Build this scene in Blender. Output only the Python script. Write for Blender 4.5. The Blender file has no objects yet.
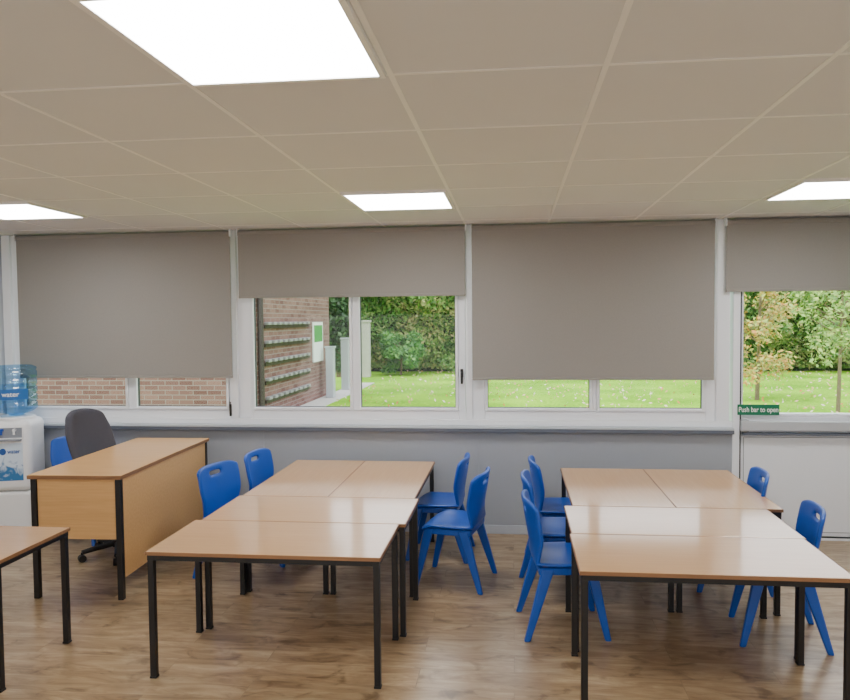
import bpy, bmesh, math, random
from mathutils import Vector, Matrix
random.seed(7)
R = math.radians
COL = bpy.context.scene.collection

# ------------------------------------------------------------------ camera
F, CX, CY = 710.0, 438.0, 350.0
UP = .025
CAMH = 1.70 + UP
M = Matrix.Rotation(R(6.03), 4, 'Z') @ Matrix.Rotation(R(90 - 2.42), 4, 'X') @ Matrix.Rotation(R(-0.5), 4, 'Z')
cd = bpy.data.cameras.new('camera'); cam = bpy.data.objects.new('camera', cd); COL.objects.link(cam)
cam.matrix_world = Matrix.Translation((0, 0, CAMH)) @ M
cd.sensor_fit = 'HORIZONTAL'; cd.sensor_width = 36; cd.lens = F / 850 * 36
cd.shift_x = -(CX - 425) / 850; cd.shift_y = 0
cd.clip_start = 0.05; cd.clip_end = 200
bpy.context.scene.camera = cam
def ray(px, py): return M.to_3x3() @ Vector(((px - CX) / F, -(py - CY) / F, -1))
def onY(px, py, Y):
    d = ray(px, py); t = Y / d.y; return Vector((d.x * t, Y, CAMH + d.z * t))
def onZ(px, py, z):
    d = ray(px, py); t = (z - CAMH) / d.z; return Vector((d.x * t, d.y * t, z))

# ------------------------------------------------------------------ materials
def lin(c): return tuple(((v / 255) / 12.92 if v / 255 <= .04045 else ((v / 255 + .055) / 1.055) ** 2.4) for v in c) + (1,)
def new_mat(name):
    m = bpy.data.materials.new(name); m.use_nodes = True
    nt = m.node_tree; b = nt.nodes['Principled BSDF']; return m, nt, b
def plain(name, rgb, rough=.5, metal=0, var=.06, scale=8, bump=0, bscale=200, spec=.5):
    m, nt, b = new_mat(name); N = nt.nodes; L = nt.links
    tc = N.new('ShaderNodeTexCoord'); no = N.new('ShaderNodeTexNoise'); no.inputs['Scale'].default_value = scale
    L.new(tc.outputs['Object'], no.inputs['Vector'])
    mx = N.new('ShaderNodeMix'); mx.data_type = 'RGBA'
    c = lin(rgb); mx.inputs[6].default_value = tuple(v * (1 - var) for v in c[:3]) + (1,)
    mx.inputs[7].default_value = tuple(min(1, v * (1 + var)) for v in c[:3]) + (1,)
    L.new(no.outputs['Fac'], mx.inputs[0]); L.new(mx.outputs[2], b.inputs['Base Color'])
    b.inputs['Roughness'].default_value = rough; b.inputs['Metallic'].default_value = metal
    b.inputs['Specular IOR Level'].default_value = spec
    if bump:
        n2 = N.new('ShaderNodeTexNoise'); n2.inputs['Scale'].default_value = bscale
        L.new(tc.outputs['Object'], n2.inputs['Vector'])
        bp = N.new('ShaderNodeBump'); bp.inputs['Strength'].default_value = bump; bp.inputs['Distance'].default_value = .002
        L.new(n2.outputs['Fac'], bp.inputs['Height']); L.new(bp.outputs['Normal'], b.inputs['Normal'])
    return m
white = plain('white_upvc', (238, 242, 249), .3, var=.01)
wall_paint = plain('grey_wall_paint', (164, 170, 180), .6, var=.02, bump=.1)
pale_paint = plain('pale_wall_paint', (196, 202, 212), .6, var=.02)
wall_room = plain('room_wall_paint', (215, 215, 216), .7, var=.02)
sillm = plain('grey_sill_laminate', (190, 197, 207), .35, var=.03)
sill_edge = plain('dark_sill_edge', (92, 100, 114), .4, var=.03)
bar_grey = plain('push_bar_grey', (186, 190, 196), .4, var=.02)
gasket = plain('dark_gasket', (60, 64, 72), .6, var=.03)
black = plain('black_steel', (20, 20, 23), .4, var=.05)
blackp = plain('black_plastic', (24, 24, 27), .5, var=.05)
blue = plain('blue_plastic', (20, 82, 184), .34, var=.05, scale=5, bump=.2, bscale=350)
fabric = plain('charcoal_fabric', (72, 72, 82), .95, var=.2, scale=160, bump=.6, bscale=500)
tile = plain('ceiling_tile', (222, 222, 223), .9, var=.02, scale=2.5)
tbar = plain('ceiling_tee_bar', (243, 242, 240), .5, var=.01)
alu = plain('aluminium', (170, 173, 178), .35, .6, var=.03)
cooler_white = plain('cooler_white_plastic', (240, 242, 244), .35, var=.01)
cooler_grey = plain('cooler_grey_plastic', (140, 146, 156), .5, var=.03)
greensign = plain('green_sign_plastic', (8, 116, 82), .4, var=.03)
whitesign = plain('white_lettering', (240, 245, 243), .5, var=0)
galv = plain('galvanised_grey', (184, 190, 198), .5, .1, var=.06)
pegm = plain('rack_peg_grey', (150, 150, 152), .5, .1, var=.06)
concrete = plain('concrete_grey', (196, 194, 188), .9, var=.12, scale=6)
bark = plain('tree_bark', (120, 104, 84), .9, var=.3, scale=12)
pipe = plain('brown_pipe', (52, 42, 40), .5, var=.05)
roofm = plain('roof_felt', (70, 66, 64), .9, var=.1)
bluelogo = plain('blue_print', (26, 84, 160), .4, var=.05)

def blind_mat():
    m, nt, b = new_mat('blind_fabric'); N = nt.nodes; L = nt.links
    tc = N.new('ShaderNodeTexCoord'); mp = N.new('ShaderNodeMapping'); mp.inputs['Scale'].default_value = (260, 260, 420)
    no = N.new('ShaderNodeTexNoise'); no.inputs['Scale'].default_value = 1
    L.new(tc.outputs['Object'], mp.inputs['Vector']); L.new(mp.outputs['Vector'], no.inputs['Vector'])
    mx = N.new('ShaderNodeMix'); mx.data_type = 'RGBA'
    mx.inputs[6].default_value = lin((138, 136, 133)); mx.inputs[7].default_value = lin((156, 153, 149))
    L.new(no.outputs['Fac'], mx.inputs[0]); L.new(mx.outputs[2], b.inputs['Base Color'])
    b.inputs['Roughness'].default_value = .9; b.inputs['Specular IOR Level'].default_value = .2
    return m
blindm = blind_mat()

def wood(name, a, bcol, rough=.3, sx=1.2, sy=22, coat=0):
    m, nt, b = new_mat(name); N = nt.nodes; L = nt.links
    tc = N.new('ShaderNodeTexCoord'); mp = N.new('ShaderNodeMapping'); mp.inputs['Scale'].default_value = (sx, sy, sy)
    no = N.new('ShaderNodeTexNoise'); no.inputs['Scale'].default_value = 3; no.inputs['Detail'].default_value = 6
    L.new(tc.outputs['Object'], mp.inputs['Vector']); L.new(mp.outputs['Vector'], no.inputs['Vector'])
    cr = N.new('ShaderNodeValToRGB'); cr.color_ramp.elements[0].position = .3; cr.color_ramp.elements[1].position = .7
    cr.color_ramp.elements[0].color = lin(a); cr.color_ramp.elements[1].color = lin(bcol)
    L.new(no.outputs['Fac'], cr.inputs['Fac']); L.new(cr.outputs['Color'], b.inputs['Base Color'])
    b.inputs['Roughness'].default_value = rough
    b.inputs['Coat Weight'].default_value = coat; b.inputs['Coat Roughness'].default_value = .12; b.inputs['Coat IOR'].default_value = 1.6
    return m
beech = wood('beech_laminate', (216, 167, 112), (223, 176, 121), .32, coat=1.0)
deskwood = wood('desk_wood', (206, 160, 102), (217, 172, 115), .38, coat=.3)
edge = wood('wood_edge_band', (130, 92, 60), (146, 106, 72), .45)

def floor_mat():
    m, nt, b = new_mat('vinyl_plank_floor'); N = nt.nodes; L = nt.links
    tc = N.new('ShaderNodeTexCoord')
    br = N.new('ShaderNodeTexBrick'); br.inputs['Scale'].default_value = 1
    br.inputs['Brick Width'].default_value = 1.25; br.inputs['Row Height'].default_value = .18
    br.inputs['Mortar Size'].default_value = .0018; br.inputs['Bias'].default_value = 0
    br.offset = .37
    br.inputs['Color1'].default_value = (0.6, .6, .6, 1); br.inputs['Color2'].default_value = (1, 1, 1, 1)
    br.inputs['Mortar'].default_value = (0.15, .15, .15, 1)
    L.new(tc.outputs['Object'], br.inputs['Vector'])
    sh = N.new('ShaderNodeVectorMath'); sh.operation = 'MULTIPLY_ADD'; sh.inputs[1].default_value = (9, 5, 0)
    L.new(br.outputs['Color'], sh.inputs[0]); L.new(tc.outputs['Object'], sh.inputs[2])
    mp = N.new('ShaderNodeMapping'); mp.inputs['Scale'].default_value = (1.3, 7, 1)
    L.new(sh.outputs[0], mp.inputs['Vector'])
    n1 = N.new('ShaderNodeTexNoise'); n1.inputs['Scale'].default_value = 2.2; n1.inputs['Detail'].default_value = 8; n1.inputs['Roughness'].default_value = .66; n1.inputs['Distortion'].default_value = 1.0
    L.new(mp.outputs['Vector'], n1.inputs['Vector'])
    mp2 = N.new('ShaderNodeMapping'); mp2.inputs['Scale'].default_value = (1, 1.5, 1)
    L.new(sh.outputs[0], mp2.inputs['Vector'])
    n2 = N.new('ShaderNodeTexNoise'); n2.inputs['Scale'].default_value = 6; n2.inputs['Detail'].default_value = 5; n2.inputs['Distortion'].default_value = .9
    L.new(mp2.outputs['Vector'], n2.inputs['Vector'])
    cr = N.new('ShaderNodeValToRGB'); e = cr.color_ramp.elements
    e[0].position = .28; e[0].color = lin((128, 104, 76)); e[1].position = .72; e[1].color = lin((200, 178, 142))
    e2 = cr.color_ramp.elements.new(.48); e2.color = lin((168, 142, 108))
    L.new(n1.outputs['Fac'], cr.inputs['Fac'])
    cr2 = N.new('ShaderNodeValToRGB'); f = cr2.color_ramp.elements
    f[0].position = .30; f[0].color = (.32, .27, .22, 1); f[1].position = .43; f[1].color = (1, 1, 1, 1)
    L.new(n2.outputs['Fac'], cr2.inputs['Fac'])
    mu = N.new('ShaderNodeMix'); mu.data_type = 'RGBA'; mu.blend_type = 'MULTIPLY'; mu.inputs[0].default_value = .65
    L.new(cr.outputs['Color'], mu.inputs[6]); L.new(cr2.outputs['Color'], mu.inputs[7])
    mu2 = N.new('ShaderNodeMix'); mu2.data_type = 'RGBA'; mu2.blend_type = 'MULTIPLY'; mu2.inputs[0].default_value = .34
    L.new(mu.outputs[2], mu2.inputs[6]); L.new(br.outputs['Color'], mu2.inputs[7])
    L.new(mu2.outputs[2], b.inputs['Base Color'])
    b.inputs['Roughness'].default_value = .34; b.inputs['Coat Weight'].default_value = .5; b.inputs['Coat Roughness'].default_value = .22
    return m
floorm = floor_mat()

def brick_mat():
    m, nt, b = new_mat('brickwork'); N = nt.nodes; L = nt.links
    tc = N.new('ShaderNodeTexCoord'); sp = N.new('ShaderNodeSeparateXYZ'); ad = N.new('ShaderNodeMath'); cb = N.new('ShaderNodeCombineXYZ')
    L.new(tc.outputs['Object'], sp.inputs[0]); L.new(sp.outputs[0], ad.inputs[0]); L.new(sp.outputs[1], ad.inputs[1])
    L.new(ad.outputs[0], cb.inputs[0]); L.new(sp.outputs[2], cb.inputs[1])
    br = N.new('ShaderNodeTexBrick'); br.inputs['Scale'].default_value = 1
    br.inputs['Brick Width'].default_value = .26; br.inputs['Row Height'].default_value = .085; br.inputs['Mortar Size'].default_value = .008
    br.inputs['Color1'].default_value = lin((104, 68, 64)); br.inputs['Color2'].default_value = lin((136, 100, 94)); br.inputs['Mortar'].default_value = lin((140, 126, 122))
    L.new(cb.outputs[0], br.inputs['Vector'])
    L.new(br.outputs['Color'], b.inputs['Base Color']); b.inputs['Roughness'].default_value = .9
    return m
brickm = brick_mat()

def leaf_mat(name, cols, patch=None):
    m, nt, b = new_mat(name); N = nt.nodes; L = nt.links
    g = N.new('ShaderNodeNewGeometry'); cr = N.new('ShaderNodeValToRGB'); e = cr.color_ramp.elements
    e[0].position = 0; e[0].color = lin(cols[0]); e[1].position = 1; e[1].color = lin(cols[-1])
    for i, c in enumerate(cols[1:-1]): q = e.new((i + 1) / (len(cols) - 1)); q.color = lin(c)
    L.new(g.outputs['Random Per Island'], cr.inputs['Fac']); out = cr.outputs['Color']
    if patch:
        tc = N.new('ShaderNodeTexCoord'); no = N.new('ShaderNodeTexNoise'); no.inputs['Scale'].default_value = .7; no.inputs['Detail'].default_value = 3
        L.new(tc.outputs['Object'], no.inputs['Vector'])
        c2 = N.new('ShaderNodeValToRGB'); c2.color_ramp.elements[0].position = .42; c2.color_ramp.elements[1].position = .56
        c2.color_ramp.elements[0].color = (0, 0, 0, 1); c2.color_ramp.elements[1].color = (1, 1, 1, 1); L.new(no.outputs['Fac'], c2.inputs['Fac'])
        mx = N.new('ShaderNodeMix'); mx.data_type = 'RGBA'; mx.blend_type = 'MULTIPLY'; mx.inputs[7].default_value = patch; L.new(c2.outputs['Color'], mx.inputs[0]); L.new(out, mx.inputs[6]); out = mx.outputs[2]
    L.new(out, b.inputs['Base Color'])
    b.inputs['Roughness'].default_value = .55
    return m
hedgem = leaf_mat('hedge_leaves', [(64, 104, 44), (98, 142, 56), (140, 170, 80), (186, 172, 112), (110, 152, 64)], (.40, .68, .42, 1))
coniferm = leaf_mat('conifer_leaves', [(36, 66, 36), (50, 88, 46), (66, 104, 52)])
shrubm = leaf_mat('shrub_leaves', [(44, 100, 40), (72, 134, 52), (110, 160, 68)])
autumnm = leaf_mat('autumn_leaves', [(140, 172, 76), (186, 196, 90), (222, 190, 84), (206, 140, 62), (120, 156, 66)])
greenm = leaf_mat('green_tree_leaves', [(96, 146, 60), (140, 180, 76), (176, 196, 92), (110, 160, 66)])
fallenm = leaf_mat('fallen_leaves', [(196, 150, 80), (232, 226, 206), (204, 110, 46)])
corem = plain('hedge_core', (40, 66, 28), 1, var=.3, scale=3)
greenband = plain('green_print', (60, 150, 70), .5)

def lawn_mat():
    m, nt, b = new_mat('lawn_grass'); N = nt.nodes; L = nt.links
    tc = N.new('ShaderNodeTexCoord')
    n1 = N.new('ShaderNodeTexNoise'); n1.inputs['Scale'].default_value = .6; n1.inputs['Detail'].default_value = 3
    n2 = N.new('ShaderNodeTexNoise'); n2.inputs['Scale'].default_value = 14; n2.inputs['Detail'].default_value = 6
    L.new(tc.outputs['Object'], n1.inputs['Vector']); L.new(tc.outputs['Object'], n2.inputs['Vector'])
    mh = N.new('ShaderNodeMath'); mh.operation = 'MULTIPLY_ADD'; mh.inputs[1].default_value = .5
    L.new(n1.outputs['Fac'], mh.inputs[0])
    m5 = N.new('ShaderNodeMath'); m5.operation = 'MULTIPLY'; m5.inputs[1].default_value = .5; L.new(n2.outputs['Fac'], m5.inputs[0]); L.new(m5.outputs[0], mh.inputs[2])
    cr = N.new('ShaderNodeValToRGB'); e = cr.color_ramp.elements
    e[0].position = .38; e[0].color = lin((94, 154, 26)); e[1].position = .62; e[1].color = lin((156, 206, 58))
    L.new(mh.outputs[0], cr.inputs['Fac']); L.new(cr.outputs['Color'], b.inputs['Base Color']); b.inputs['Roughness'].default_value = .9
    b.inputs['Specular IOR Level'].default_value = .05
    return m
lawnm = lawn_mat()

def glass_mat(name='window_glass', tint=(1, 1, 1, 1), refl=.015):
    m, nt, b = new_mat(name); N = nt.nodes; L = nt.links; N.remove(b)
    t = N.new('ShaderNodeBsdfTransparent'); t.inputs[0].default_value = tint
    g = N.new('ShaderNodeBsdfGlossy'); g.inputs['Roughness'].default_value = .02
    mx = N.new('ShaderNodeMixShader'); mx.inputs[0].default_value = refl
    L.new(t.outputs[0], mx.inputs[1]); L.new(g.outputs[0], mx.inputs[2]); L.new(mx.outputs[0], N['Material Output'].inputs['Surface'])
    return m
glassm = glass_mat()
bottlem = glass_mat('blue_bottle_plastic', (.58, .80, .97, 1), .12)
waterm = glass_mat('water', (.76, .9, .98, 1), .04)

def emis(name, col, s):
    m, nt, b = new_mat(name); N = nt.nodes; L = nt.links; N.remove(b)
    e = N.new('ShaderNodeEmission'); e.inputs[0].default_value = col; e.inputs[1].default_value = s
    L.new(e.outputs[0], N['Material Output'].inputs['Surface']); return m
panelm = emis('light_panel_glow', (1, .975, .95, 1), 22)

def sticker_mat():
    m, nt, b = new_mat('splash_sticker'); N = nt.nodes; L = nt.links
    tc = N.new('ShaderNodeTexCoord'); sp = N.new('ShaderNodeSeparateXYZ'); L.new(tc.outputs['Object'], sp.inputs[0])
    no = N.new('ShaderNodeTexNoise'); no.inputs['Scale'].default_value = 11; no.inputs['Detail'].default_value = 3; no.inputs['Distortion'].default_value = 1.5
    L.new(tc.outputs['Object'], no.inputs['Vector'])
    mr = N.new('ShaderNodeMapRange'); mr.inputs[1].default_value = .46; mr.inputs[2].default_value = .70; mr.inputs[3].default_value = -.30; mr.inputs[4].default_value = .2
    L.new(sp.outputs[2], mr.inputs[0]); ad = N.new('ShaderNodeMath'); L.new(no.outputs['Fac'], ad.inputs[0]); L.new(mr.outputs[0], ad.inputs[1])
    cr = N.new('ShaderNodeValToRGB'); e = cr.color_ramp.elements
    e[0].position = .3; e[0].color = lin((50, 120, 180)); e[1].position = .48; e[1].color = lin((214, 230, 246))
    L.new(ad.outputs[0], cr.inputs['Fac']); L.new(cr.outputs['Color'], b.inputs['Base Color'])
    return m
stickerm = sticker_mat()
labelm = plain('bottle_label', (38, 104, 176), .5, var=.1)

# ------------------------------------------------------------------ helpers
class MB:
    def __init__(s): s.bm = bmesh.new()
    def box(s, c, d, rot=None):
        mt = Matrix.Translation(c)
        if rot is not None: mt = mt @ rot
        mt = mt @ Matrix.Diagonal((d[0], d[1], d[2], 1))
        bmesh.ops.create_cube(s.bm, size=1, matrix=mt); return s
    def bb(s, x0, x1, y0, y1, z0, z1):
        return s.box(((x0 + x1) / 2, (y0 + y1) / 2, (z0 + z1) / 2), (abs(x1 - x0), abs(y1 - y0), abs(z1 - z0)))
    def ring(s, x0, x1, z0, z1, t, y0, y1):
        s.bb(x0, x0 + t, y0, y1, z0, z1); s.bb(x1 - t, x1, y0, y1, z0, z1)
        s.bb(x0 + t, x1 - t, y0, y1, z0, z0 + t); s.bb(x0 + t, x1 - t, y0, y1, z1 - t, z1); return s
    def taper(s, p0, p1, a, b):
        p0 = Vector(p0); p1 = Vector(p1); v = []
        for p, q in ((p0, a), (p1, b)):
            for sx, sy in ((-1, -1), (1, -1), (1, 1), (-1, 1)):
                v.append(s.bm.verts.new(p + Vector((sx * q[0] / 2, sy * q[1] / 2, 0))))
        f = s.bm.faces.new
        f(v[0:4][::-1]); f(v[4:8])
        for i in range(4): j = (i + 1) % 4; f((v[i], v[j], v[4 + j], v[4 + i]))
        bmesh.ops.recalc_face_normals(s.bm, faces=s.bm.faces); return s
    def cyl(s, p0, p1, r0, r1=None, seg=16):
        p0 = Vector(p0); p1 = Vector(p1); r1 = r0 if r1 is None else r1; d = p1 - p0
        mt = Matrix.Translation((p0 + p1) / 2) @ d.to_track_quat('Z', 'Y').to_matrix().to_4x4()
        bmesh.ops.create_cone(s.bm, cap_ends=True, segments=seg, radius1=r0, radius2=r1, depth=d.length, matrix=mt); return s
    def lathe(s, prof, c=(0, 0, 0), seg=32):
        rings = []
        for r, z in prof:
            rings.append([s.bm.verts.new((c[0] + r * math.cos(2 * math.pi * i / seg), c[1] + r * math.sin(2 * math.pi * i / seg), c[2] + z)) for i in range(seg)])
        for a, b in zip(rings, rings[1:]):
            for i in range(seg): j = (i + 1) % seg; s.bm.faces.new((a[i], a[j], b[j], b[i]))
        s.bm.faces.new(rings[0][::-1]); s.bm.faces.new(rings[-1]); return s
    def build(s, name, mat, parent=None, bevel=0, smooth=False, seg=2):
        me = bpy.data.meshes.new(name); s.bm.to_mesh(me); s.bm.free(); me.materials.append(mat)
        o = bpy.data.objects.new(name, me); COL.objects.link(o)
        if parent: o.parent = parent
        if bevel:
            b = o.modifiers.new('bevel', 'BEVEL'); b.width = bevel; b.segments = seg; b.limit_method = 'ANGLE'
        if smooth:
            for p in me.polygons: p.use_smooth = True
        return o
def tag(o, label=None, cat=None, group=None, kind=None):
    if label: o['label'] = label
    if cat: o['category'] = cat
    if group: o['group'] = group
    if kind: o['kind'] = kind
    return o
def thing(name, label, cat, loc=(0, 0, 0), rz=0, group=None):
    o = bpy.data.objects.new(name, None); COL.objects.link(o); o.location = loc; o.rotation_euler = (0, 0, rz); o.empty_display_size = .1
    return tag(o, label, cat, group)
def struct(name, loc=(0, 0, 0)):
    o = bpy.data.objects.new(name, None); COL.objects.link(o); o.location = loc; o['kind'] = 'structure'; return o
def dup(root, loc, rz, label, group=None):
    r = root.copy(); COL.objects.link(r); r.location = loc; r.rotation_euler = (0, 0, rz); r['label'] = label
    if group: r['group'] = group
    for ch in [c for c in bpy.data.objects if c.parent == root]:
        c = ch.copy(); COL.objects.link(c); c.parent = r
        for g in [k for k in bpy.data.objects if k.parent == ch]:
            d = g.copy(); COL.objects.link(d); d.parent = c
    return r

# ------------------------------------------------------------------ room shell
YW = 5.68; CEIL = 2.456 + UP; XL, XR, YB = -5.0, 3.5, -3.0
m = MB(); m.bb(XL - .1, XR + .1, YB - .1, YW + .16, -.12, 0); tag(m.build('floor', floorm), kind='structure')
m = MB(); m.bb(XL - .1, XR + .1, YB - .1, YW + .2, CEIL, CEIL + .1); ceil = tag(m.build('ceiling', tile), kind='structure')
g = MB(); PX = .65; PY = .645; CX0 = -.37
xs = [CX0 + PX * k for k in range(-7, 6)]; ys = [2.19 + PY * k for k in range(-8, 6)]
for x in xs: g.bb(x - .009, x + .009, YB, YW, CEIL - .0025, CEIL)
for y in ys: g.bb(XL, XR, y - .007, y + .007, CEIL - .002, CEIL)
g.build('ceiling_grid', tbar, ceil)
m = MB(); m.bb(XL - .1, XL, YB, YW + .16, 0, CEIL); tag(m.build('wall_left', wall_room), kind='structure')
m = MB(); m.bb(XR, XR + .1, YB, YW + .16, 0, CEIL); tag(m.build('wall_right', wall_room), kind='structure')
m = MB(); m.bb(XL - .1, XR + .1, YB - .1, YB, 0, CEIL); tag(m.build('wall_rear', wall_room), kind='structure')

def X(px, Y=5.74, py=400): return onY(px, py, Y).x
def Z(px, py, Y=5.74): return onY(px, py, Y).z
DX = X(730)
DX1 = X(880) + .3
SILL = .845 + UP
m = MB(); m.bb(XL, DX, YW, YW + .16, 0, SILL - .005)
tag(m.build('wall_back', wall_paint), kind='structure')
m = MB(); m.bb(DX1, XR, YW, YW + .16, 0, CEIL); tag(m.build('wall_back_corner', wall_paint), kind='structure')
m = MB(); m.bb(XL, X(9.5), YW - .03, YW + .10, SILL + .005, CEIL); tag(m.build('wall_back_pier', pale_paint), kind='structure')
bs = MB(); bs.bb(XL, DX, YW - .014, YW, 0, .07); tag(bs.build('baseboard_back', sillm, bevel=.003), kind='structure')
sl = MB(); sl.bb(XL, DX, YW - .06, YW + .06, SILL - .012, SILL + .004); s0 = tag(sl.build('trim_1', sillm, bevel=.003), kind='structure')
sl = MB(); sl.bb(XL, DX, YW - .062, YW - .02, SILL - .042, SILL - .012); sl.build('sill_edge', sill_edge, s0, bevel=.003)
for i, px in enumerate((262, 477)):
    m = MB(); xx = X(px, YW); m.bb(xx - .012, xx + .012, YW - .008, YW, .07, SILL - .04); tag(m.build('trim_%d' % (i + 2), wall_paint, bevel=.002), kind='structure')

YF0, YF1 = YW + .03, YW + .10
ZB = SILL + .004
def window(n, x0, x1, panes, zglass, handle=None):
    r = struct('window_%d' % n)
    m = MB(); ztop = CEIL - .002
    m.bb(x0, panes[0][0], YF0, YF1, ZB, ztop); m.bb(panes[-1][1], x1, YF0, YF1, ZB, ztop)
    m.bb(panes[0][0], panes[-1][1], YF0, YF1, ZB, zglass); m.bb(panes[0][0], panes[-1][1], YF0, YF1, ztop - .07, ztop)
    for a, b in zip(panes, panes[1:]): m.bb(a[1], b[0], YF0, YF1, zglass, ztop - .07)
    m.build('window_frame', white, r, bevel=.006)
    for k, (a, b) in enumerate(panes):
        s = MB(); s.ring(a + .001, b - .001, zglass + .001, ztop - .071, .022, YF0 - .014, YF0 + .03); s.build('sash', white, r, bevel=.004)
        s = MB(); s.ring(a + .022, b - .022, zglass + .022, ztop - .092, .006, YF0 + .01, YF0 + .034); s.build('gasket', gasket, r)
        gl = MB(); gl.bb(a + .02, b - .02, YF0 + .035, YF0 + .041, zglass + .02, ztop - .09); gl.build('glass_pane', glassm, r)
    if handle:
        for hx, hz in handle:
            h = MB(); h.box((hx, YF0 - .022, hz), (.022, .016, .07)); h.box((hx, YF0 - .035, hz - .035), (.018, .014, .10)); h.build('handle', black, r, bevel=.003)
    return r
G = .965 + UP
window(1, X(10), X(237), [(X(26), X(131)), (X(137), X(231))], G, [(X(233.5), 1.0 + UP)])
window(2, X(240), X(466), [(X(254), X(354)), (X(359), X(459))], G, [(X(462.5), 1.27 + UP)])
window(3, X(471), X(716), [(X(485), X(592)), (X(596), X(704))], G)
m = MB(); m.bb(X(9.5), DX, YF0 - .03, YF0, ZB, ZB + .045); tag(m.build('trim_4', white, bevel=.004), kind='structure')
for i, (a, b) in enumerate(((11, 19), (233, 241), (466.5, 473), (714, 727))):
    m = MB(); m.bb(X(a), X(b), YF0 - .03, YF0 + .01, ZB + .045, CEIL - .001); tag(m.build('trim_%d' % (5 + i), white, bevel=.004), kind='structure')

# door on the right
dr = struct('door_1'); x0 = DX; x1 = DX1; a, b = X(737), x1 - .07; U = UP
m = MB(); m.bb(x0, a, YW - .01, YW + .12, 0, CEIL - .002); m.bb(b, x1, YW - .01, YW + .12, 0, CEIL - .002); m.bb(a, b, YW - .01, YW + .12, CEIL - .09, CEIL - .002)
m.bb(a, b, YW, YW + .12, 0, .02)
m.build('door_frame', white, dr, bevel=.004)
m = MB(); m.bb(a - .001, a + .012, YW - .002, YW + .06, .02, CEIL - .1); m.bb(a, b, YW + .004, YW + .06, .012, .024); m.build('door_gasket', gasket, dr)
m = MB(); m.bb(a + .014, b - .004, YW + .012, YW + .09, .03, .93 + U)
m.bb(a + .014, a + .03, YW + .012, YW + .09, .93 + U, CEIL - .1); m.bb(b - .05, b - .004, YW + .012, YW + .09, .93 + U, CEIL - .1); m.bb(a + .03, b - .05, YW + .012, YW + .09, CEIL - .14, CEIL - .1)
m.bb(a + .03, b - .05, YW + .012, YW + .09, .93 + U, .955 + U)
m.build('door_leaf', white, dr, bevel=.004)
m = MB(); m.ring(a + .035, b - .04, .06, .775 + U, .004, YW + .009, YW + .013); m.build('panel_bead', cooler_grey, dr)
m = MB(); m.bb(a + .03, b - .05, YW + .05, YW + .056, .955 + U, CEIL - .14); m.build('glass_pane', glassm, dr)
m = MB(); m.bb(a + .0, b - .02, YW - .06, YW - .02, .828 + U, .905 + U); m.build('push_bar', bar_grey, dr, bevel=.010)
for q0, q1 in ((a + .005, a + .06), (b - .06, b)):
    m = MB(); m.bb(q0, q1, YW - .045, YW + .012, .82 + U, .912 + U); m.build('push_bar_bracket', alu, dr, bevel=.004)
m = MB(); m.bb(a + .02, b - .03, YW - .05, YW + .012, .795 + U, .812 + U); m.build('bar_rail', sill_edge, dr, bevel=.003)

def text(body, width, mat, parent, loc, name='lettering', rot=(R(90), 0, 0), hk=1.15):
    c = bpy.data.curves.new(name, 'FONT'); c.body = body; c.size = .05; c.align_x = 'CENTER'; c.align_y = 'CENTER'; c.extrude = .0006; c.offset = .0006
    o = bpy.data.objects.new(name, c); COL.objects.link(o)
    bpy.context.view_layer.update()
    me = bpy.data.meshes.new_from_object(o.evaluated_get(bpy.context.evaluated_depsgraph_get())); bpy.data.objects.remove(o)
    xsv = [v.co.x for v in me.vertices]; k = width / (max(xsv) - min(xsv))
    for v in me.vertices: v.co.x *= k; v.co.y *= k * hk
    me.materials.clear(); me.materials.append(mat); q = bpy.data.objects.new(name, me); COL.objects.link(q); q.parent = parent; q.location = loc; q.rotation_euler = rot
    return q
YS = YW - .0135
sx0, sx1 = X(737.5, YS), X(779.5, YS); sz1, sz0 = Z(758, 404.5, YS), Z(758, 415, YS)
sg = thing('door_sign', 'small green sign with white lettering on the glass of the right-hand door', 'sign', ((sx0 + sx1) / 2, YS, (sz0 + sz1) / 2))
m = MB(); m.box((0, 0, 0), (sx1 - sx0, .006, sz1 - sz0)); m.build('sign_plate', greensign, sg, bevel=.002)
m = MB(); m.box(((sx1 - sx0) / 4, .013, 0), ((sx1 - sx0) / 3, .02, .02)); m.build('sign_fixing', greensign, sg)
text('Push bar to open', (sx1 - sx0) * .94, whitesign, sg, (0, -.004, 0), hk=1.3)

# ------------------------------------------------------------------ blinds
def blind(p0, p1, pyb, label):
    YBL = YW - .045
    xa, xb = X(p0, YBL, 300), X(p1, YBL, 300); zb = Z((p0 + p1) / 2, pyb, YBL)
    r = thing('roller_blind', label, 'blind', ((xa + xb) / 2, YBL, 0), 0, 'roller blinds over the windows'); w = xb - xa
    m = MB(); m.bb(-w / 2, w / 2, -.0015, .0015, zb + .02, CEIL - .03); m.build('blind_fabric', blindm, r)
    m = MB(); m.cyl((-w / 2, .012, CEIL - .03), (w / 2, .012, CEIL - .03), .022); m.build('roller', blindm, r, smooth=False)
    m = MB(); m.bb(-w / 2, w / 2, -.008, .008, zb, zb + .022); m.build('bottom_bar', blindm, r, bevel=.003)
    for q0, q1 in ((-w / 2 - .008, -w / 2), (w / 2, w / 2 + .008)):
        m = MB(); m.bb(q0, q1, -.02, .035, CEIL - .06, CEIL); m.build('bracket', white, r)
    m = MB(); zc = 1.25; xx = w / 2 + .014
    m.cyl((xx, .0, zc), (xx, .0, CEIL - .03), .002, seg=6); m.cyl((xx, .018, zc), (xx, .018, CEIL - .03), .002, seg=6); m.cyl((xx, .0, zc), (xx, .018, zc), .002, seg=6)
    m.build('pull_chain', white, r)
blind(18, 231, 378, 'long grey roller blind hanging behind the teacher desk')
blind(239, 465.5, 297, 'short grey roller blind raised above the sliding window with the brick building outside')
blind(472, 714.5, 380, 'long grey roller blind right of the brick-view window, left of the door')
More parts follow.
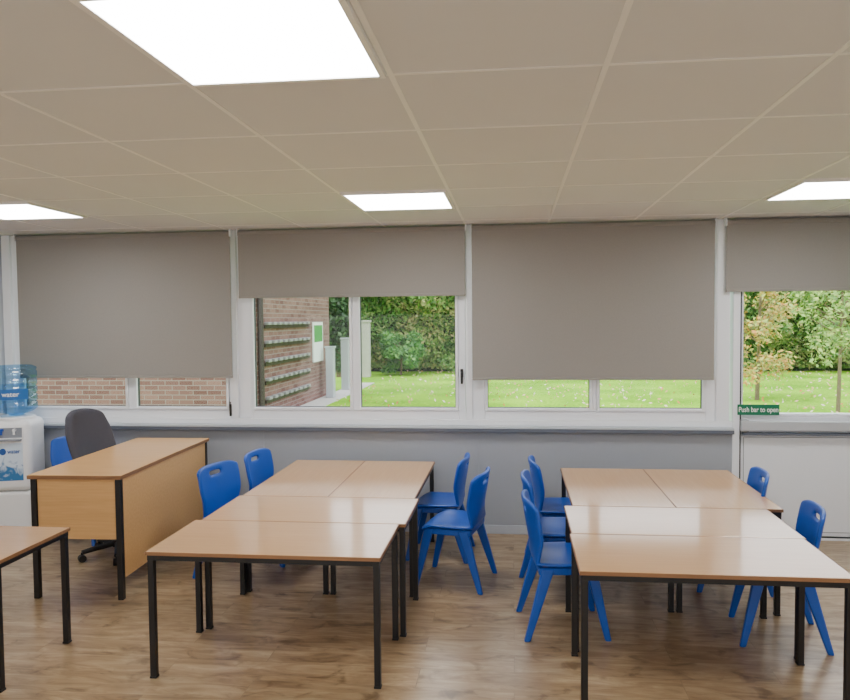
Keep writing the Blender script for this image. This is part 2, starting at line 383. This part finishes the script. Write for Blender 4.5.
blind(726, 884, 291, 'short grey roller blind raised above the glazed door')

# ------------------------------------------------------------------ ceiling lights
def light(x, y, label):
    r = thing('ceiling_light', label, 'ceiling light', (x, y, CEIL - .012), 0, 'square panel lights in the ceiling')
    w, d = PX / 2 - .012, PY / 2 - .012
    m = MB()
    m.bb(-w, -w + .018, -d, d, -.004, .0115); m.bb(w - .018, w, -d, d, -.004, .0115); m.bb(-w + .018, w - .018, -d, -d + .018, -.004, .0115); m.bb(-w + .018, w - .018, d - .018, d, -.004, .0115)
    m.build('light_frame', tbar, r)
    m = MB(); m.bb(-w + .018, w - .018, -d + .018, d - .018, 0, .01); m.build('diffuser', panelm, r)
LCX = CX0 - PX / 2; cxs = [LCX - 4 * PX, LCX, LCX + 4 * PX]
names = {(0, 0): 'lit ceiling panel at the left edge above the water cooler', (1, 0): 'lit ceiling panel in the far row above the short blind, seen small and cream',
         (2, 0): 'lit ceiling panel at the right edge above the door', (1, 1): 'large bright ceiling panel nearest the camera, top left of the view'}
LCY = 2.19 + 3.5 * PY
for j, cy in enumerate((LCY, LCY - 4 * PY, LCY - 8 * PY)):
    for i, cx in enumerate(cxs):
        light(cx, cy, names.get((i, j), 'lit ceiling panel outside the view, column %d row %d' % (i + 1, j + 1)))

# ------------------------------------------------------------------ tables
TH = .60 + UP
def make_table(TW, TD):
    r = thing('classroom_table', 'x', 'table', (0, 0, 0), 0, 'beech-topped classroom tables')
    m = MB(); m.bb(-TW / 2 + .003, TW / 2 - .003, -TD / 2 + .003, TD / 2 - .003, TH - .018, TH); m.build('table_top', beech, r, bevel=.003)
    m = MB(); m.bb(-TW / 2, TW / 2, -TD / 2, -TD / 2 + .003, TH - .018, TH - .001); m.bb(-TW / 2, TW / 2, TD / 2 - .003, TD / 2, TH - .018, TH - .001)
    m.bb(-TW / 2, -TW / 2 + .003, -TD / 2 + .003, TD / 2 - .003, TH - .018, TH - .001); m.bb(TW / 2 - .003, TW / 2, -TD / 2 + .003, TD / 2 - .003, TH - .018, TH - .001)
    m.build('edge_band', edge, r)
    q = .008; t = .03
    m = MB(); X0, Y0 = TW / 2 - q, TD / 2 - q
    m.bb(-X0, X0, -Y0, -Y0 + t * .8, TH - .044, TH - .018); m.bb(-X0, X0, Y0 - t * .8, Y0, TH - .044, TH - .018)
    m.bb(-X0, -X0 + t * .8, -Y0 + t * .8, Y0 - t * .8, TH - .044, TH - .018); m.bb(X0 - t * .8, X0, -Y0 + t * .8, Y0 - t * .8, TH - .044, TH - .018)
    m.build('frame', black, r)
    for sx in (-1, 1):
        for sy in (-1, 1):
            m = MB(); m.box((sx * (X0 - t / 2), sy * (Y0 - t / 2), (TH - .044) / 2 + .004), (t, t, TH - .052)); l = m.build('leg', black, r, bevel=.003)
            m = MB(); m.box((sx * (X0 - t / 2), sy * (Y0 - t / 2), .005), (t + .004, t + .004, .01)); m.build('foot_cap', blackp, l, bevel=.002)
    return r
TW, TD = 1.15, .55
T1 = make_table(TW, TD); T2 = make_table(1.07, .595); used = set()
def table(x, y, rz, label, T=T1):
    if T.name not in used:
        used.add(T.name); T.location = (x, y, 0); T.rotation_euler = (0, 0, rz); T['label'] = label; return T
    return dup(T, (x, y, 0), rz, label)
LX = -1.19
table(LX + .0, 3.20 + TD / 2, 0, 'wide beech-topped table at the front of the left cluster, in the foreground')
table(LX + .035, 3.752 + TD / 2, 0, 'wide beech-topped table in the middle of the left cluster, behind its front table')
table(LX - TD / 2 + .03, 4.304 + TW / 2, R(90), 'lengthwise beech-topped table at the back left of the left cluster')
table(LX + TD / 2 + .032, 4.304 + TW / 2, R(90), 'lengthwise beech-topped table at the back right of the left cluster, nearest the facing blue chairs')
RX = .86
table(RX, 3.10 + TD / 2, 0, 'wide beech-topped table at the front of the right cluster, nearest the camera')
table(RX + .01, 3.652 + TD / 2, 0, 'wide beech-topped table in the middle of the right cluster, behind its front table')
table(.345 + .2975, 4.204 + .535, R(90), 'lengthwise beech-topped table at the back left of the right cluster', T2)
table(.345 + .894, 4.204 + .535, R(90), 'lengthwise beech-topped table at the back right of the right cluster, nearest the door', T2)
table(-2.38 - TW / 2, 3.56 - TD / 2, 0, 'beech-topped table cut off by the left edge in front of the teacher desk')

# ------------------------------------------------------------------ blue chairs (front = +X)
def bake(o):
    bpy.context.view_layer.update()
    me = bpy.data.meshes.new_from_object(o.evaluated_get(bpy.context.evaluated_depsgraph_get())); o.modifiers.clear(); o.data = me
    for p in me.polygons: p.use_smooth = True
def make_chair():
    r = thing('plastic_chair', 'x', 'chair', (0, 0, 0), 0, 'blue plastic school chairs')
    bm = bmesh.new(); nu, nv = 9, 9; V = []
    for i in range(nu):
        u = i / (nu - 1); row = []
        for j in range(nv):
            v = j / (nv - 1) * 2 - 1
            hw = .195 + .012 * math.sin(u * math.pi) - .015 * (1 - u)
            x = -.175 + .355 * u
            if u > .8: x -= .03 * abs(v) ** 3
            z = .385 - .012 * math.sin(u * math.pi) * (1 - v * v) - (.03 * ((u - .8) / .2) ** 2 if u > .8 else 0) + .012 * abs(v) ** 3
            row.append(bm.verts.new((x, v * hw, z)))
        V.append(row)
    for i in range(nu - 1):
        for j in range(nv - 1): bm.faces.new((V[i][j], V[i + 1][j], V[i + 1][j + 1], V[i][j + 1]))
    k = MB(); k.bm.free(); k.bm = bm; s = k.build('seat', blue, r)
    q = s.modifiers.new('s', 'SOLIDIFY'); q.thickness = .022; q.offset = 0; s.modifiers.new('u', 'SUBSURF').levels = 1; s.modifiers['u'].render_levels = 1; bake(s)
    bm = bmesh.new(); nu, nv = 15, 15; V = []
    for i in range(nu):
        u = i / (nu - 1); row = []
        for j in range(nv):
            v = j / (nv - 1) * 2 - 1
            hw = .165 + .038 * min(1, max(0, (u - .1) / .45)) ** .8
            z = .385 + .335 * u
            if u > .8: z -= .028 * ((u - .8) / .2) * abs(v) ** 6
            x = -.165 - .055 * u ** 1.1 + .045 * v * v * min(1, u * 2.5)
            row.append(bm.verts.new((x, v * hw, z)))
        V.append(row)
    for i in range(nu - 1):
        for j in range(nv - 1):
            if i == 11 and 5 <= j <= 8: continue
            bm.faces.new((V[i][j], V[i][j + 1], V[i + 1][j + 1], V[i + 1][j]))
    k = MB(); k.bm.free(); k.bm = bm; s = k.build('backrest', blue, r)
    q = s.modifiers.new('s', 'SOLIDIFY'); q.thickness = .022; q.offset = 0; s.modifiers.new('u', 'SUBSURF').levels = 1; s.modifiers['u'].render_levels = 1; bake(s)
    for sx, sy in ((1, 1), (1, -1), (-1, 1), (-1, -1)):
        m = MB()
        if sx > 0: m.taper((.195, sy * .19, 0), (.11, sy * .165, .375), (.032, .028), (.062, .034))
        else: m.taper((-.225, sy * .19, 0), (-.11, sy * .165, .375), (.032, .028), (.066, .034))
        l = m.build('leg', blue, r, bevel=.009, seg=3)
    m = MB(); m.bb(-.16, .14, -.176, -.152, .34, .378); m.bb(-.16, .14, .152, .176, .34, .378); m.bb(-.16, -.135, -.152, .152, .34, .378); m.build('under_rim', blue, r, bevel=.006)
    return r
ch = make_chair(); cf = [True]
def chair(x, y, rz, label, sc=1.035):
    o = ch if cf[0] else dup(ch, (0, 0, 0), 0, label); cf[0] = False
    o.location = (x, y, 0); o.rotation_euler = (0, 0, R(rz)); o['label'] = label; o.scale = (sc, sc, sc); return o
chair(-1.86, 4.64, -16, 'blue plastic school chair left of the left table cluster, the nearer of two there')
chair(-1.75, 5.16, -6, 'blue plastic school chair left of the left table cluster, farther one nearest the wall')
chair(-.395, 4.63, 168, 'blue plastic school chair right of the left cluster, the nearer one, pulled out')
chair(-.55, 5.16, 176, 'blue plastic school chair right of the left cluster, behind the other, nearest the wall', 1.02)
chair(.28, 3.98, 6, 'blue plastic school chair left of the right cluster, nearest the camera of three')
chair(.28, 4.51, 0, 'blue plastic school chair left of the right cluster, middle of three in line')
chair(.34, 5.03, 4, 'blue plastic school chair left of the right cluster, farthest of three, nearest the wall')
chair(1.41, 3.96, 172, 'blue plastic school chair at the right edge beside the front of the right cluster', 1.0)
chair(1.38, 4.72, 174, 'blue plastic school chair right of the right cluster, in front of the door')
chair(-3.49, 5.27, -75, 'blue plastic school chair between the water cooler and the teacher desk', 1.11)

# ------------------------------------------------------------------ teacher desk
dk = thing('teacher_desk', 'wooden teacher desk with dark legs and full side panel, beside the office chair', 'desk', (-2.73, 4.79, 0), R(2.2))
DW, DL, DH = .60, 1.40, .785
m = MB(); m.bb(-DW / 2, DW / 2, -DL / 2, DL / 2, DH - .025, DH); m.build('desk_top', deskwood, dk, bevel=.003)
m = MB(); m.bb(-DW / 2 - .002, DW / 2 + .002, -DL / 2 - .002, -DL / 2, DH - .025, DH - .002); m.bb(DW / 2, DW / 2 + .002, -DL / 2, DL / 2, DH - .025, DH - .002); m.build('edge_band', edge, dk)
m = MB(); m.bb(DW / 2 - .032, DW / 2 - .014, -DL / 2 + .05, DL / 2 - .05, .13, DH - .027); m.build('modesty_panel', deskwood, dk, bevel=.002)
m = MB(); m.bb(-DW / 2 + .05, DW / 2 - .05, -DL / 2 + .02, -DL / 2 + .038, .38, DH - .027); m.build('end_panel', deskwood, dk, bevel=.002)
m = MB(); m.bb(-DW / 2 + .05, DW / 2 - .05, DL / 2 - .038, DL / 2 - .02, .38, DH - .027); m.build('end_panel', deskwood, dk, bevel=.002)
for sx in (-1, 1):
    for sy in (-1, 1):
        m = MB(); m.box((sx * (DW / 2 - .028), sy * (DL / 2 - .028), (DH - .025) / 2), (.035, .035, DH - .027)); m.build('leg', black, dk, bevel=.003)
    m = MB(); m.bb(sx * .25 - .01, sx * .25 + .01, -DL / 2 + .045, DL / 2 - .045, DH - .06, DH - .026); m.build('side_rail', black, dk)

# ------------------------------------------------------------------ office chair (front = +X)
oc = thing('office_chair', 'charcoal fabric swivel office chair behind the teacher desk', 'office chair', (-2.925, 4.94, 0), R(-8))
def cushion(name, dims, loc, rot, parent, mat):
    bm = bmesh.new(); bmesh.ops.create_cube(bm, size=1, matrix=Matrix.Translation(loc) @ rot @ Matrix.Diagonal((*dims, 1)))
    k = MB(); k.bm.free(); k.bm = bm; o = k.build(name, mat, parent)
    b = o.modifiers.new('b', 'BEVEL'); b.width = min(dims) * .42; b.segments = 3; o.modifiers.new('u', 'SUBSURF').levels = 2; o.modifiers['u'].render_levels = 2; bake(o); return o
cushion('seat', (.44, .45, .09), (0, 0, .47), Matrix.Identity(4), oc, fabric)
bm = bmesh.new(); V = []
for i in range(11):
    u = i / 10; row = []
    for j in range(9):
        v = j / 8 * 2 - 1; hw = .205 + .02 * math.sin(u * math.pi) - .03 * max(0, u - .7) / .3
        z = .60 + .485 * u - .04 * abs(v) ** 3 * max(0, u - .6) / .4 + .04 * abs(v) ** 3 * max(0, .3 - u) / .3
        row.append(bm.verts.new((-.17 - .15 * u + .07 * v * v - .02 * math.sin(u * math.pi), v * hw, z)))
    V.append(row)
for i in range(10):
    for j in range(8): bm.faces.new((V[i][j], V[i][j + 1], V[i + 1][j + 1], V[i + 1][j]))
k = MB(); k.bm.free(); k.bm = bm; o = k.build('backrest', fabric, oc); q = o.modifiers.new('s', 'SOLIDIFY'); q.thickness = .055; q.offset = 0
o.modifiers.new('u', 'SUBSURF').levels = 2; o.modifiers['u'].render_levels = 2; bake(o)
m = MB(); m.taper((-.20, 0, .40), (-.30, 0, .46), (.07, .06), (.03, .06)); m.taper((-.30, 0, .44), (-.30, 0, .75), (.02, .06), (.02, .06)); m.build('back_support', blackp, oc, bevel=.006)
m = MB(); m.cyl((0, 0, .09), (0, 0, .28), .028); m.cyl((0, 0, .28), (0, 0, .40), .018); m.box((-.02, 0, .415), (.30, .16, .03)); m.build('gas_column', blackp, oc)
bs = MB(); bs.cyl((0, 0, .07), (0, 0, .12), .045); base = bs.build('hub', blackp, oc)
for k5 in range(5):
    an = k5 * 2 * math.pi / 5 + .3; c, s = math.cos(an), math.sin(an)
    m = MB(); m.cyl((c * .03, s * .03, .095), (c * .25, s * .25, .07), .024, .016, 8); lg = m.build('base_leg', blackp, oc)
    m = MB(); m.cyl((c * .25 - s * .022, s * .25 + c * .022, .026), (c * .25 + s * .022, s * .25 - c * .022, .026), .026, seg=14); m.cyl((c * .25, s * .25, .03), (c * .25, s * .25, .07), .008); m.build('caster', blackp, lg)

# ------------------------------------------------------------------ water cooler + bottle
WCX, WCY = -4.05, 5.40
wc = thing('water_cooler', 'white floor-standing water cooler at the left edge, under a blue bottle', 'water cooler', (WCX, WCY, 0), R(16))
wc.scale = (.94, .96, 1.02)
m = MB(); m.bb(-.165, .165, -.155, .17, .03, .37); m.build('lower_body', cooler_white, wc, bevel=.03, seg=4)
m = MB(); m.bb(-.17, .17, -.17, .17, .372, .93); m.build('upper_body', cooler_white, wc, bevel=.05, seg=5)
m = MB(); m.bb(-.15, .15, -.13, .15, 0, .03); m.build('plinth', blackp, wc)
m = MB(); m.bb(-.105, .105, -.173, -.169, .46, .755); m.build('splash_sticker', stickerm, wc)
m = MB(); m.cyl((-.05, -.170, .69), (-.05, -.1745, .69), .026, seg=24); m.build('round_logo', bluelogo, wc)
text('water', .10, bluelogo, wc, (.035, -.1745, .69))
m = MB(); m.ring(-.115, .115, .79, .885, .008, -.178, -.165); m.build('tap_recess_rim', cooler_white, wc)
m = MB(); m.bb(-.107, .107, -.173, -.169, .798, .877); m.build('tap_panel', cooler_grey, wc, bevel=.001)
for sx, mt in ((-.05, blue), (.05, cooler_white)):
    m = MB(); m.cyl((sx, -.17, .86), (sx, -.20, .86), .012); m.cyl((sx, -.196, .87), (sx, -.196, .825), .009); m.build('tap', mt, wc)
m = MB(); m.bb(-.10, .10, -.205, -.171, .776, .788); m.build('drip_tray', cooler_grey, wc, bevel=.003)
m = MB(); m.lathe([(.150, .925), (.150, .945), (.13, .955), (.075, .955), (.07, .94)]); m.build('bottle_collar', cooler_white, wc)
bt = thing('water_bottle', 'blue translucent water bottle upturned on the white cooler', 'bottle', (WCX, WCY, .976), R(22))
prof = [(.05, .0), (.06, .012), (.125, .035), (.15, .055)]
z = .06
for i in range(5):
    prof += [(.156, z), (.156, z + .045), (.147, z + .052), (.147, z + .058)]; z += .064
prof += [(.156, z), (.152, z + .015), (.12, z + .03), (.0001, z + .03)]
m = MB(); m.lathe(prof); m.build('bottle_shell', bottlem, bt, smooth=True)
m = MB(); m.lathe([(.05, .012), (.143, .07), (.143, .25), (.0001, .25)]); m.build('water', waterm, bt)
m = MB(); n = 10; an0, an1 = R(-138), R(-42); vs = []
for i in range(n + 1):
    t = an0 + (an1 - an0) * i / n; vs.append((m.bm.verts.new((.158 * math.cos(t), .158 * math.sin(t), .14)), m.bm.verts.new((.158 * math.cos(t), .158 * math.sin(t), .225))))
for a_, b_ in zip(vs, vs[1:]): m.bm.faces.new((a_[0], b_[0], b_[1], a_[1]))
lb = m.build('label', labelm, bt, smooth=True)
tx = text('water', .13, whitesign, lb, (0, 0, 0), rot=(0, 0, 0), hk=1.0)
for v in tx.data.vertices:
    t = R(-90) + v.co.x / .16; rr = .1592 + v.co.z; v.co = Vector((rr * math.cos(t), rr * math.sin(t), .183 + v.co.y))

# ------------------------------------------------------------------ outside
GZ = -.10 + UP
m = MB(); m.bb(-40, 40, YW + .2, 60, GZ - .1, GZ); tag(m.build('lawn', lawnm), 'short green lawn outside the windows', 'lawn', kind='stuff')
m = MB(); m.bb(-4.46, -3.95, 9, 20, GZ, GZ + .02); tag(m.build('path', concrete), kind='structure')
bld = thing('brick_building', 'pinkish brick school wing seen through the left windows', 'building', (0, 0, GZ))
BXR, BY0, BY1 = -4.47, 12.0, 17.0
m = MB(); m.bb(-20, BXR, BY0, BY1, 0, 5.2); m.build('wall', brickm, bld)
m = MB(); m.bb(-20.2, BXR + .3, BY0 - .3, BY1 + .2, 5.2, 5.45); m.build('roof', roofm, bld)
m = MB(); m.cyl((BXR + .06, BY0 + .1, 0), (BXR + .06, BY0 + .1, 5.2), .05); m.build('drainpipe', pipe, bld)
for i, (z, w) in enumerate(((1.64, 'topmost'), (1.30, 'second from top'), (.96, 'middle'), (.62, 'second from bottom'), (.28, 'lowest'))):
    r = thing('wall_rack', 'dark rail with grey pegs on the outside brick wall, %s of five' % w, 'rack', (BXR, 13.75, z), 0, 'rails on the brick wall outside')
    m = MB(); m.bb(0, .05, -1.4, 1.4, -.04, .02); m.build('rail', pipe, r)
    for kk in range(9):
        m = MB(); m.bb(.0, .09, -1.24 + kk * .31 - .08, -1.24 + kk * .31 + .08, .021, .075); m.build('peg', pegm, r, bevel=.01)
sgn = thing('wall_notice', 'white rectangular notice with green band on the outside brick wall', 'notice', (BXR + .02, 15.9, 1.25))
m = MB(); m.bb(-.015, .015, -.4, .4, -.45, .45); m.build('notice_board', whitesign, sgn)
m = MB(); m.bb(.015, .02, -.34, .34, .0, .38); m.build('green_band', greenband, sgn)
def post(px, py, name, label, cat):
    p = onZ(px, py, GZ); r = thing(name, label, cat, (p.x, p.y, GZ + (.02 if -4.46 < p.x < -3.95 and p.y < 20 else 0)))
    return r
r = post(331, 398, 'utility_cabinet', 'grey metal cabinet beside the brick building corner outside', 'cabinet')
m = MB(); m.bb(-.09, .09, -.10, .10, 0, 1.15); m.build('cabinet_body', galv, r, bevel=.01); m = MB(); m.bb(-.11, .11, -.12, .12, 1.15, 1.19); m.build('cabinet_lid', galv, r, bevel=.01)
r = post(346, 390, 'gate_post', 'broad grey gate post standing outside between the brick wall and the white post', 'post')
m = MB(); m.bb(-.10, .10, -.1, .1, 0, 1.3); m.build('post_body', galv, r, bevel=.01); m = MB(); m.bb(-.12, .12, -.12, .12, 1.3, 1.34); m.build('post_cap', galv, r, bevel=.01)
r = post(366, 377, 'white_post', 'tall pale post in front of the hedge outside', 'post')
m = MB(); m.bb(-.14, .14, -.12, .12, 0, 1.75); m.build('post_body', concrete, r, bevel=.01); m = MB(); m.bb(-.17, .17, -.16, .16, 1.75, 1.81); m.build('post_cap', concrete, r, bevel=.01)

def leaves(n, size, fn, name, mat, parent=None):
    vs, fs = [], []
    for i in range(n):
        c = Vector(fn()); a = Vector((random.uniform(-1, 1), random.uniform(-1, 1), random.uniform(-1, 1))).normalized()
        b = a.orthogonal().normalized(); s = size * random.uniform(.6, 1.3); k = len(vs)
        vs += [c - a * s, c + b * s * .5, c + a * s, c - b * s * .5]; fs.append((k, k + 1, k + 2, k + 3))
    me = bpy.data.meshes.new(name); me.from_pydata([tuple(v) for v in vs], [], fs); me.materials.append(mat)
    o = bpy.data.objects.new(name, me); COL.objects.link(o)
    if parent: o.parent = parent
    return o
hd = thing('hedge', 'tall mixed hedge across the far side of the lawn', 'hedge', (3, 24.8, GZ))
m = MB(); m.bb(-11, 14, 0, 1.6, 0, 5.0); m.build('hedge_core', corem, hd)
def hf():
    x = random.uniform(-11.3, 14.3); z = .12 + random.random() * 5.0
    return (x, -.1 - 1.1 * max(0, math.sin(x * 2.3 + z * 1.1) * math.sin(x * .9 - z * 2.3)) - .25 * random.random(), z)
leaves(72000, .09, hf, 'hedge_leaves', hedgem, hd)
def tree(name, label, cat, loc, h, trunk, rad, n, size, mat, zc=None, sz=None, clumps=0):
    r = thing(name, label, cat, loc)
    m = MB(); m.cyl((0, 0, 0.0), (.05, 0, h * .75), trunk, trunk * .5, 10)
    ends = []
    for k in range(9):
        a = random.uniform(0, 6.28); z = h * random.uniform(.3, .7); e = Vector((math.cos(a) * rad * .75, math.sin(a) * rad * .75, z + rad * .5)); ends.append(e)
        m.cyl((.02, 0, z), e, trunk * .4, trunk * .12, 6)
    m.build('trunk', bark, r)
    zc = zc or h * .65; sz = sz or h * .38
    cl = [Vector((random.uniform(-1, 1) * rad * .8, random.uniform(-1, 1) * rad * .8, zc + random.uniform(-1, 1) * sz)) for _ in range(clumps)] + ends
    def f():
        d = Vector((random.gauss(0, 1), random.gauss(0, 1), random.gauss(0, 1))).normalized() * random.random() ** .45
        if clumps:
            c = random.choice(cl); return (c.x + d.x * rad * .38, c.y + d.y * rad * .38, max(.1, c.z + d.z * rad * .3))
        return (d.x * rad, d.y * rad, max(.1, zc + d.z * sz))
    leaves(n, size, f, 'foliage', mat, r); return r
p = onZ(757, 400, GZ); tree('garden_tree', 'young tree with yellowing leaves on the lawn, seen left in the door glass', 'tree', tuple(p), 3.0, .05, .72, 2400, .055, autumnm, 1.6, 1.1, 20)
p = onZ(838, 412, GZ); tree('garden_tree', 'slender young tree on the lawn at the right edge of the door glass', 'tree', tuple(p), 3.0, .04, .75, 1900, .05, greenm, 1.85, .8, 20)
p = onZ(340, 377, GZ); tree('conifer', 'dark green conifer behind the corner of the brick building', 'tree', tuple(p), 4.6, .12, .6, 5000, .09, coniferm, 2.5, 2.4)
p = onZ(401, 375, GZ); tree('rounded_shrub', 'green leafy shrub at the foot of the hedge', 'shrub', tuple(p), 1.3, .04, .7, 3000, .08, shrubm, .65, .5, 10)
def ff():
    x = random.uniform(-3.9, 12); return (x, random.uniform(13, 24) if x > 1 else random.uniform(13.5, 24.4), GZ + .06)
leaves(1300, .040, ff, 'fallen_leaves', fallenm)
tag(bpy.data.objects['fallen_leaves'], 'pale fallen leaves scattered over the lawn', 'fallen leaves', kind='stuff')

# ------------------------------------------------------------------ world / lights
w = bpy.data.worlds.new('world'); bpy.context.scene.world = w; w.use_nodes = True
bg = w.node_tree.nodes['Background']; bg.inputs[0].default_value = (.9, .95, 1, 1); bg.inputs[1].default_value = 3.4
sd = bpy.data.lights.new('sun', 'SUN'); sd.energy = 3.0; sd.angle = R(8); sd.color = (1, .96, .85); so = bpy.data.objects.new('sun', sd); COL.objects.link(so)
so.rotation_euler = (R(38), 0, R(-60))
for (lx, e) in ((-.8, 60),):
    ld = bpy.data.lights.new('fill_light', 'AREA'); ld.shape = 'RECTANGLE'; ld.size = 7; ld.size_y = 1.8; ld.energy = e; ld.color = (1, .99, .98)  # unseen fill added behind the camera to brighten ceiling and window wall
    lo = bpy.data.objects.new('fill_light', ld); COL.objects.link(lo); lo.location = (lx, YB + .3, 1.1); lo.rotation_euler = (R(112), 0, 0)
